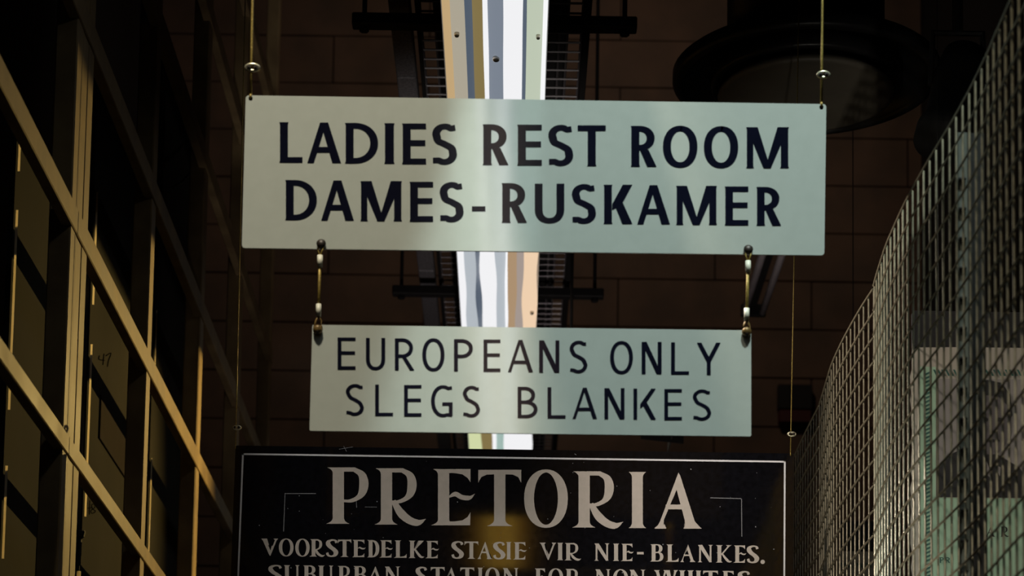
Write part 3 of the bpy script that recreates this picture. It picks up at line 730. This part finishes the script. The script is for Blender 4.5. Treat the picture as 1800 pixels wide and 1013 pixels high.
def luminaire(label, ya, yb, bands, wob=0.0, group='luminaires in a row over the corridor'):
    mats = L
    t = thing('luminaire', label, 'ceiling light', ((xl0 + xl1) / 2, (ya + yb) / 2, ZL), group)
    n = 24; depth = [0.0, 0.012, 0.004, 0.016, 0.002, 0.012, 0.0, 0.01, 0.004, 0.012, 0.0, 0.008, 0.0]

    def X(i, y):
        f = bands[i][0]
        if wob and 0 < i < len(bands): f += wob * math.sin(y * 9.0 + i * 2.1) * (0.5 + 0.5 * math.sin(y * 5.3 + i))
        return xl0 + WL * f
    for i in range(len(bands) - 1):
        bm = nb(); A, B = [], []
        for k in range(n + 1):
            y = ya + (yb - ya) * k / n
            A.append(bm.verts.new((X(i, y), y, ZL + depth[i]))); B.append(bm.verts.new((X(i + 1, y), y, ZL + depth[i + 1])))
        for k in range(n): bm.faces.new((A[k], B[k], B[k + 1], A[k + 1]))
        bmesh.ops.recalc_face_normals(bm, faces=bm.faces)
        for f in bm.faces:
            if f.normal.z > 0: f.normal_flip()
        nm = 'tube_strip' if bands[i][1] in ('white', 'tube') else 'glow_strip'  # tinted strips glow to paint what the reflector mirrors
        obj(nm, bm, L[bands[i][1]], t)
    bm = nb()
    prof = [(xl0 - 0.002, ZL - 0.001), (xl0 - 0.002, ZL + 0.05), (xl1 + 0.002, ZL + 0.05), (xl1 + 0.002, ZL - 0.001)]
    for (p, q) in zip(prof[:-1], prof[1:]):
        bm.faces.new([bm.verts.new(v) for v in ((p[0], ya, p[1]), (q[0], ya, q[1]), (q[0], yb, q[1]), (p[0], yb, p[1]))])
    obj('housing', bm, M['alu'], t)
    for yy in (ya + 0.001, yb - 0.001):
        obj('end_cap', box(nb(), (xl0, yy - 0.001, ZL + 0.017), (xl1, yy + 0.001, ZL + 0.05)), M['alu'], t)
    return t


def fr_(lst, a, b):  # pixel band borders -> fractions
    return [((p - a) / (b - a), c) for (p, c) in lst]


B1 = fr_([(776, 'peach'), (790, 'pale'), (816, 'bluedark'), (829, 'olive'), (848, 'white'), (857, 'bluegrey'), (884.5, 'white'), (920, 'bluedark'), (927, 'mint'), (956, 'white'), (964, '')], 776, 964)
B2 = fr_([(804, 'white'), (815, 'lightgrey'), (835, 'bluedark'), (843.5, 'white'), (871, 'lightgrey'), (887, 'white'), (892, 'tan'), (908, 'pinkgrey'), (920, 'peachwhite'), (946, '')], 804, 946)
B3 = fr_([(828, 'greenwhite'), (850, 'olive'), (868, 'white'), (875, 'teal'), (888, 'white'), (935, '')], 828, 935)
l1 = luminaire('nearest lit luminaire of the row, above the large white sign', 4.5, 6.1, B1, 0.003)
l2 = luminaire('lit luminaire seen in the gap between the two white signs', 6.1, 7.7, B2, 0.016)
l3 = luminaire('lit luminaire seen just above the black station sign', 7.7, 9.3, B3, 0.02)
luminaire('last luminaire of the row, at the far wall, behind the black sign', 9.3, 10.2, B3, 0.01)
BO = fr_([(795, 'teal'), (842, 'tube'), (853, 'lightgrey'), (872, 'tube'), (893, 'lightgrey'), (905, 'teal'), (945, '')], 795, 950)
BO2 = fr_([(776, 'tan'), (820, 'tube'), (845, 'peachwhite'), (880, 'tube'), (910, 'peachwhite'), (930, 'tan'), (960, '')], 776, 964)
for (a, b, w_) in ((2.9, 4.5, 'just in front of the hanging signs'), (1.3, 2.9, 'between the viewer and the hanging signs'), (-0.3, 1.3, 'directly above the viewer'), (-1.9, -0.3, 'behind the viewer')):
    luminaire('lit luminaire of the row ' + w_ + ', outside the picture', a, b, BO if a > 0.5 else BO2, 0.006, 'luminaires over the viewer')


def screw(par, px, py, r):
    c = atZ(px, py, ZL)
    obj('screw', lathe(nb(), [(r, 0.006), (r, -0.001), (r * 0.7, -0.004), (r * 0.3, -0.005)], c, 14), M['screw'], par, True)


screw(l1, 872, 105, 0.0085); screw(l1, 803, 62, 0.006); screw(l1, 946, 66, 0.005); screw(l2, 935, 551, 0.006)

# ------------------------------------------------------------------ cable tray over the luminaires
ZT = 4.22
HT = ZT - 1.6
k1, k2 = -atZ(746, 110, ZT).x, atZ(1018, 110, ZT).x
y0, y1 = 4.3, YW - 0.03
tr = thing('cable_tray', 'long black wire cable tray running above the row of lights', 'cable tray', (0, (y0 + y1) / 2, ZT))
src = obj('cross_wire', tube(nb(), [(-k1, 0, ZT), (k2, 0, ZT)], 0.0032, 5), M['tray_wire'], tr); src.location = (0, y0, 0)
n = int((y1 - y0) / 0.055)
for k in range(1, n): inst(src, 'cross_wire', tr, (0, y0 + k * 0.055, 0))
for x in (-k1, -k1 + 0.035, -k1 + 0.075, -0.1, 0.0, 0.09, k2 - 0.035, k2):
    obj('long_wire', tube(nb(), [(x, y0, ZT + 0.004), (x, y1, ZT + 0.004)], 0.0035, 5), M['tray_wire'], tr)
obj('side_rail', box(nb(), (-k1 - 0.012, y0, ZT - 0.006), (-k1 - 0.002, y1, ZT + 0.05), 0.002), M['black_steel'], tr)
obj('side_rail', box(nb(), (k2 + 0.004, y0, ZT - 0.006), (k2 + 0.022, y1, ZT + 0.05), 0.002), M['black_steel'], tr)
obj('cable_bed', box(nb(), (-k1 + 0.03, y0, ZT + 0.05), (k2 - 0.03, y1, ZT + 0.075), 0.002), M['black_steel'], tr)

for i, (px0, px1, py) in enumerate(((620, 1120, 36), (712, 1045, 511))):
    yc = (atZ(px0, py, ZT - 0.04).y + atZ(px1, py, ZT - 0.04).y) / 2; a = atZ(620, 36, ZT - 0.04); b = atZ(1120, 36, ZT - 0.04)
    t = thing('hanger_bar', ['black cross hanger under the cable tray, at the top edge of the picture', 'black cross hanger under the cable tray, seen between the white signs'][i], 'bracket', ((a.x + b.x) / 2, yc, ZT - 0.05))
    obj('bar', box(nb(), (a.x, yc - 0.02, ZT - 0.062), (b.x, yc + 0.02, ZT - 0.032), 0.003), M['black_steel'], t)
    for x in (a.x + 0.03, b.x - 0.03):
        obj('threaded_rod', tube(nb(), [(x, yc, ZT - 0.07), (x, yc, ZC)], 0.006, 8), M['black_steel'], t)
        obj('nut', lathe(nb(), [(0.012, 0), (0.012, 0.01)], (x, yc, ZT - 0.074), 6), M['black_steel'], t)
# grey duct strip beside the tray, in lengths
dx0, dx1 = atZ(694, 110, ZT).x, atZ(735, 110, ZT).x - 0.008
dk = thing('cable_duct', 'grey cable duct strip left of the lights', 'duct', ((dx0 + dx1) / 2, 7, ZT))
for (a, b) in ((4.4, 5.9), (5.9, 7.4), (7.4, 8.9), (8.9, 10.2)):
    obj('duct_length', box(nb(), (dx0, a + 0.004, ZT + 0.0), (dx1, b - 0.004, ZT + 0.04), 0.003), M['grey_duct'], dk)

# unlit twin tube fixture slanting away on the right
e1, e2 = atZ(1372, 455, 4.3), atZ(1340, 550, 4.3); g1, g2 = atZ(1335, 455, 4.3), atZ(1312, 545, 4.3)
xa, xb, yn, yf = (e1.x + e2.x) / 2, (g1.x + g2.x) / 2, atZ(1420, 300, 4.3).y, e2.y
t = thing('tube_fixture', 'unlit grey twin tube light behind the right link cable', 'ceiling light', ((xa + xb) / 2, (yn + yf) / 2, 4.3))
for x in (xa, xb):
    obj('tube', tube(nb(), [(x, yn, 4.3), (x, yf, 4.3)], 0.013, 10), M['tube_glass'], t, True)
obj('spine', box(nb(), ((xa + xb) / 2 - 0.012, yn, 4.32), ((xa + xb) / 2 + 0.012, yf, 4.36), 0.004), M['black_steel'], t)
obj('stem', tube(nb(), [((xa + xb) / 2, yn + 0.05, 4.36), ((xa + xb) / 2, yn + 0.05, ZC)], 0.006, 8), M['black_steel'], t)
for yy in (yn, yf):
    obj('lamp_holder', box(nb(), (min(xa, xb) - 0.012, yy - 0.01, 4.285), (max(xa, xb) + 0.012, yy + 0.01, 4.33), 0.003), M['black_steel'], t)

# added hood and barn door behind the smaller white sign, cutting the frame light
t = thing('added_lamp_hood', 'added black lamp hood and barn door shaping the light on the left frame', 'spotlight', LAMP)
lx, ly, lz = LAMP
obj('hood', box(nb(), (lx - 0.22, ly - 0.26, lz + 0.008), (lx + 0.10, ly + 0.10, lz + 0.012)), M['black_steel'], t)
obj('back', box(nb(), (lx + 0.06, ly - 0.16, lz - 0.06), (lx + 0.064, ly + 0.08, lz + 0.008)), M['black_steel'], t)
bm = nb(); q1, q2 = Vector((lx - 0.031, ly - 0.095, 0)), Vector((lx + 0.10, ly - 0.05, 0)); th_ = Vector((-0.001, -0.003, 0))
vs_ = [bm.verts.new(p + Vector((0, 0, z))) for z in (lz - 0.07, lz + 0.008) for p in (q1, q2, q2 + th_, q1 + th_)]
for f in ((0, 1, 2, 3), (4, 5, 6, 7), (0, 1, 5, 4), (1, 2, 6, 5), (2, 3, 7, 6), (3, 0, 4, 7)): bm.faces.new([vs_[i] for i in f])
bmesh.ops.recalc_face_normals(bm, faces=bm.faces); obj('barn_door', bm, M['black_steel'], t)
obj('arm', tube(nb(), [(lx + 0.04, ly, lz + 0.018), (k2 + 0.013, ly, lz + 0.03), (k2 + 0.013, ly, ZT - 0.008)], 0.007, 8), M['black_steel'], t)

# ------------------------------------------------------------------ round black air diffuser, top right
c0 = atY(1416, 142, 5.5)
rr = (atY(1650, 142, 5.5).x - atY(1183, 142, 5.5).x) / 2
t = thing('air_diffuser', 'large round black ceiling diffuser with a paler centre disc, upper right', 'diffuser', c0)
n = 64
obj('bell', lathe(nb(), [(rr * 0.58, 0.12), (rr * 0.70, 0.07), (rr * 0.85, 0.04), (rr * 0.97, 0.03), (rr, 0.022), (rr, 0.0), (rr * 0.985, -0.008), (rr * 0.93, -0.010), (rr * 0.925, 0.0), (rr * 0.88, 0.02), (rr * 0.72, 0.06)], c0, n), M['diffuser_black'], t, True)
obj('neck_duct', lathe(nb(), [(rr * 0.59, 0.14), (rr * 0.59, ZC - c0.z)], c0, n), M['diffuser_black'], t, True)
obj('inner_cone', lathe(nb(), [(rr * 0.70, 0.03), (rr * 0.72, -0.012), (rr * 0.69, -0.02), (rr * 0.66, -0.005)], c0, n), M['diffuser_black'], t, True)
obj('centre_disc', lathe(nb(), [(rr * 0.10, 0.02), (rr * 0.62, -0.02), (rr * 0.66, -0.035), (rr * 0.655, -0.043), (rr * 0.62, -0.045)], c0, n), M['diffuser_plate'], t, True)
# black stage lamp right of it
c1 = atY(1684, 150, 4.9)
t = thing('stage_lamp', 'black spotlight body hanging dark behind the mesh, right of the round diffuser', 'spotlight', c1)
obj('body', lathe(nb(), [(0.03, 0.10), (0.05, 0.085), (0.058, 0.03), (0.055, -0.10), (0.066, -0.13), (0.066, -0.17)], c1, 24, (0.25, 0.3, 0.9)), M['black_steel'], t, True)
obj('yoke', tube(nb(), [c1 + Vector((-0.06, 0, 0)), c1 + Vector((-0.055, 0, 0.12)), c1 + Vector((0.055, 0, 0.12)), c1 + Vector((0.06, 0, 0))], 0.008, 6), M['black_steel'], t)
obj('pipe', tube(nb(), [c1 + Vector((0, 0, 0.12)), (c1.x, c1.y, ZC)], 0.012, 8), M['black_steel'], t)

# red box on the end wall
a = atY(1365, 683, YW); b = atY(1425, 750, YW)
t = thing('wall_box', 'dim black and dark red box on the far wall, beside the thin cable', 'box', ((a.x + b.x) / 2, YW - 0.02, b.z))
zm = atY(1395, 727, YW).z
obj('housing', box(nb(), (a.x, YW - 0.07, zm), (b.x, YW - 0.018, a.z), 0.004), M['black_steel'], t)
obj('red_panel', box(nb(), (a.x + 0.004, YW - 0.065, b.z), (b.x - 0.004, YW - 0.018, zm), 0.004), M['red'], t)

# ------------------------------------------------------------------ wire mesh cage on the right
ZM = 1.6 + 1.55
edge = [[(1399, 795), (1408, 775), (1430, 731), (1439, 714)],
        [(1440, 711), (1450, 678), (1462, 638), (1480, 599), (1498, 566), (1516, 535), (1534, 508)],
        [(1535, 503), (1539, 487), (1557, 430), (1571, 398), (1590, 356), (1625, 292), (1672, 215), (1704, 158), (1736, 92), (1771, 10), (1800, -50), (1850, -165)]]


def resample(P, step_):
    d = [0.0]
    for a_, b_ in zip(P[:-1], P[1:]): d.append(d[-1] + (b_ - a_).length)
    tot = d[-1]; n_ = max(2, int(round(tot / step_))); out = []
    for k in range(n_ + 1):
        s_ = tot * k / n_; i = 0
        while i < len(d) - 2 and d[i + 1] < s_: i += 1
        f = (s_ - d[i]) / max(1e-9, d[i + 1] - d[i]); out.append(P[i].lerp(P[i + 1], f))
    return out


plabs = ['farthest narrow panel of the wire mesh cage, touching the black sign', 'bowed middle panel of the wire mesh cage', 'nearest wide panel of the wire mesh cage at the right edge']
Z0 = 0.35
curves = []
for pi, e in enumerate(edge):
    P = [atZ(x, y, ZM) for (x, y) in e]
    if pi == 0: P = [P[0] + (P[0] - P[1]) * 4.5] + P
    for p in P: p.z = 0
    P = resample(P, 0.02)
    for _ in range(3): P = [P[0]] + [(P[i - 1] + P[i] * 2 + P[i + 1]) / 4 for i in range(1, len(P) - 1)] + [P[-1]]
    curves.append(P)
    t = thing('mesh_panel', plabs[pi], 'mesh panel', (P[0].x, P[0].y, Z0))
    hp = resample(P, 0.05)
    src = obj('horizontal_wire', tube(nb(), [Vector((p.x, p.y, 0)) for p in hp], 0.0019, 5), M['mesh_wire_dark'], t); src.location = (0, 0, ZM)
    k = 1
    while ZM - 0.05 * k > Z0:
        inst(src, 'horizontal_wire', t, (0, 0, ZM - 0.05 * k)); k += 1
    vs = resample(P, 0.046)
    v0 = None
    for q in vs:
        # the uprights are fixed to the cage side of the horizontal wires
        if v0 is None:
            v0 = obj('vertical_wire', tube(nb(), [(0, 0, Z0), (0, 0, ZM)], 0.0019, 6), M['mesh_wire'], t, True); v0.location = (q.x + 0.003, q.y + 0.003, 0)
        else: inst(v0, 'vertical_wire', t, (q.x + 0.003, q.y + 0.003, 0))


def curve_at(px, py=700):
    best = None
    for P in curves:
        for p in P:
            d = ray(px, py); x = d.x / d.y * p.y
            if best is None or abs(x - p.x) < best[0]: best = (abs(x - p.x), p)
    return best[1]


for (px, wl, wd, lab, clips) in ((1681, 0.016, 0.028, 'grey green upright post behind the nearest mesh panel', True), (1537, 0.006, 0.02, 'dark upright where the two larger mesh panels meet', False),
                                 (1441, 0.008, 0.016, 'dark upright where the two far mesh panels meet', False)):
    q = curve_at(px).copy(); q += Vector((0.016, 0.018, 0))
    t = thing('cage_post', lab, 'post', (q.x, q.y, 0))
    top = ZM - (0.0 if not clips else 0.02)
    obj('flange', box(nb(), (q.x - wl / 2, q.y, 0.0), (q.x + wl / 2, q.y + 0.004, top), 0.001), M['grey_post'], t)
    obj('web', box(nb(), (q.x + wl / 2, q.y + 0.002, 0.0), (q.x + wl / 2 + wd, q.y + 0.03, top), 0.001), M['black_steel'], t)
    if clips:
        k = 2; s0 = None
        while ZM - 0.05 * k > 1.2:
            z = ZM - 0.05 * k
            if s0 is None:
                s0 = obj('wire_clip', box(nb(), (q.x - 0.008, q.y - 0.008, -0.004), (q.x + 0.004, q.y + 0.001, 0.002), 0.002), M['clip_black'], t); s0.location = (0, 0, z)
            else: inst(s0, 'wire_clip', t, (0, 0, z))
            k += 1

# ------------------------------------------------------------------ enlarged identity pages hanging inside the cage
YA = 4.55


def board(lab, x0, x1, top, bot, Y, head):
    t = thing('display_board', lab, 'display board', atY((x0 + x1) / 2, bot, Y))
    a_, b_ = atY(x0, top, Y), atY(x1, bot, Y)
    ht = atY(x0, head, Y).z
    obj('backing', box(nb(), (a_.x + 0.006, Y + 0.004, b_.z), (b_.x, Y + 0.03, ht), 0.001), M['black_steel'], t)
    return t, a_, b_


t, a, b = board('enlarged green identity page with a black and white portrait, behind the nearest mesh', 1601, 1960, 611, 1200, YA, 545)
amap = lambda d: (lambda x, y: atY(x, y, YA - d))


def apoly(pts, d, name, mt, par=None):
    bm = nb(); f = bm.faces.new([bm.verts.new(amap(d)(x, y)) for (x, y) in pts]); bmesh.ops.triangulate(bm, faces=[f])
    bmesh.ops.recalc_face_normals(bm, faces=bm.faces)
    for f in bm.faces:
        if f.normal.y > 0: f.normal_flip()
    return obj(name, bm, mt, par or t)


# sheet with torn edge, 4 mm thick
torn = [(1603, 1200)] + [(1601 + random.uniform(-1.5, 2.5), y) for y in range(1180, 640, -14)] + [(1603, 632), (1605, 618), (1611, 611), (1700, 610.5), (1800, 612), (1960, 614), (1960, 1200)]
bm = nb(); fr1 = [bm.verts.new(amap(0)(x, y)) for (x, y) in torn]; bk1 = [bm.verts.new(amap(-0.004)(x, y)) for (x, y) in torn]
bm.faces.new(fr1); bm.faces.new(bk1[::-1])
for i in range(len(fr1)): j = (i + 1) % len(fr1); bm.faces.new((fr1[i], fr1[j], bk1[j], bk1[i]))
bmesh.ops.recalc_face_normals(bm, faces=bm.faces); obj('sheet', bm, M['paper'], t)
apoly([(1617, 645), (1645, 645), (1645, 1200), (1617, 1200)], 0.0005, 'green_margin', M['mint'])
apoly([(1645, 875), (1960, 878), (1960, 1200), (1645, 1200)], 0.0005, 'green_field', M['mint'])
apoly([(1646, 666), (1960, 669), (1960, 877), (1646, 874)], 0.0006, 'photo_ground', M['grey_print'])
g = nb()
for k in range(80):
    y = 652 + k * 7.0
    g.faces.new([g.verts.new(amap(0.0008)(x, yy)) for (x, yy) in ((1626, y + 5), (1637, y), (1637, y + 3.4), (1626, y + 8.4))])
for k in range(46):
    x = 1640 + k * 7.0
    g.faces.new([g.verts.new(amap(0.0008)(xx, yy)) for (xx, yy) in ((x, 650), (x + 3.4, 650), (x + 9, 661), (x + 5.6, 661))])
bmesh.ops.recalc_face_normals(g, faces=g.faces); o = obj('hatched_border', g, M['teal'], t); o['kind'] = 'stuff'
# portrait: plain printed shapes
apoly([(1646, 874), (1646, 822), (1668, 800), (1700, 786), (1722, 780), (1748, 800), (1765, 806), (1792, 822), (1806, 845), (1812, 876)], 0.0009, 'portrait_jacket', M['dark_print'])
apoly(arc(1742, 742, 36, 58, 0, 350, 35), 0.0011, 'portrait_face', M['mid_print'])
apoly([(1704, 735), (1702, 700), (1712, 678), (1735, 668), (1760, 673), (1776, 694), (1780, 730), (1774, 740), (1770, 712), (1755, 698), (1730, 694), (1712, 706)], 0.0013, 'portrait_hair', M['dark_print'])
for (cx, cy, rx, ry) in ((1731, 738, 6, 4), (1757, 738, 6, 3.5), (1745, 775, 13, 2.5), (1745, 759, 6, 2.5)):
    apoly(arc(cx, cy, rx, ry, 0, 340, 17), 0.0013, 'portrait_feature', M['dark_print'])
apoly([(1727, 806), (1735, 812), (1741, 830), (1744, 846), (1732, 830), (1727, 818)], 0.0013, 'portrait_collar', M['grey_print'])
apoly([(1752, 818), (1759, 822), (1758, 838), (1752, 828)], 0.0013, 'portrait_collar', M['grey_print'])
line_text(amap(0.0009), [('A', 1733, 1749), ('R', 1758, 1774)], (1733, 944), (1774, 944), (1733, 926), (1774, 926), serif, 'letter', M['dark_print'], t, s=0.2)
line_text(amap(0.0009), [('P', 1652, 1659), ('R', 1662, 1670)], (1652, 990), (1670, 990), (1652, 980), (1670, 980), sans, 'letter', M['teal'], t, s=0.2, h=0.15)
for px in (1650, 1780):
    p = atY(px, 546, YA + 0.017)
    obj('suspension_wire', tube(nb(), [(p.x, p.y, p.z), (p.x, p.y, ZC)], 0.0006, 6), M['black_steel'], t)

YA2 = 6.1
t, a, b = board('second enlarged identity page low behind the middle mesh panel', 1474, 1540, 969, 1180, YA2, 915)
obj('sheet', box(nb(), (a.x, YA2, b.z), (b.x, YA2 + 0.004, a.z), 0.0005), M['paper'], t)
m2 = lambda d: (lambda x, y: atY(x, y, YA2 - d))
g = nb()
for k in range(11):
    x = 1478 + k * 5.5
    g.faces.new([g.verts.new(m2(0.0006)(xx, yy)) for (xx, yy) in ((x, 990), (x + 2.5, 990), (x + 5, 998), (x + 2.5, 998))])
bmesh.ops.recalc_face_normals(g, faces=g.faces); o = obj('hatched_border', g, M['teal'], t); o['kind'] = 'stuff'
p = atY(1500, 916, YA2 + 0.017)
obj('suspension_wire', tube(nb(), [(p.x, p.y, p.z), (p.x, p.y, ZC)], 0.0015, 6), M['black_steel'], t)

# ------------------------------------------------------------------ marker numbers on the left panels
def ink(strokes, par):
    bm = nb()
    for s_ in strokes:
        g_ = Glyphs(lambda x, y: atX(x, y, XP - 0.0072)); g_.set(0, 1, 0, 1)
        # pixel coordinates straight through
        g_.bm.free(); g_.bm = bm; g_.x0 = 0; g_.base = 0; g_.cap = 1
        g_.stroke([(x, -y) for (x, y) in s_], 1.6, 1.6)
    bmesh.ops.recalc_face_normals(bm, faces=bm.faces)
    return obj('marker_number', bm, M['ink'], par)


ink([spline([(175, 625), (174, 632), (184, 634)], 4), [(183, 622), (181, 642)], spline([(186, 626), (195, 621), (191, 634), (189, 645)], 4)], panels[1])
ink([spline([(154, 884), (153, 893), (161, 893)], 4), [(158, 880), (157, 905)], spline([(166, 886), (161, 888), (163, 895), (168, 899), (162, 903), (160, 898), (167, 892), (166, 886)], 4)], panels[1])
# slack cable loop hanging between the frame posts
lp = [atX(x, y, XP + 0.03) for (x, y) in ((342, 288), (334, 305), (318, 322), (300, 331), (286, 330))]
tag(obj('slack_cable', tube(nb(), lp, 0.004, 6), M['black_steel'], None, True), 'thin black slack cable looping between dark upper frame posts', 'cable')
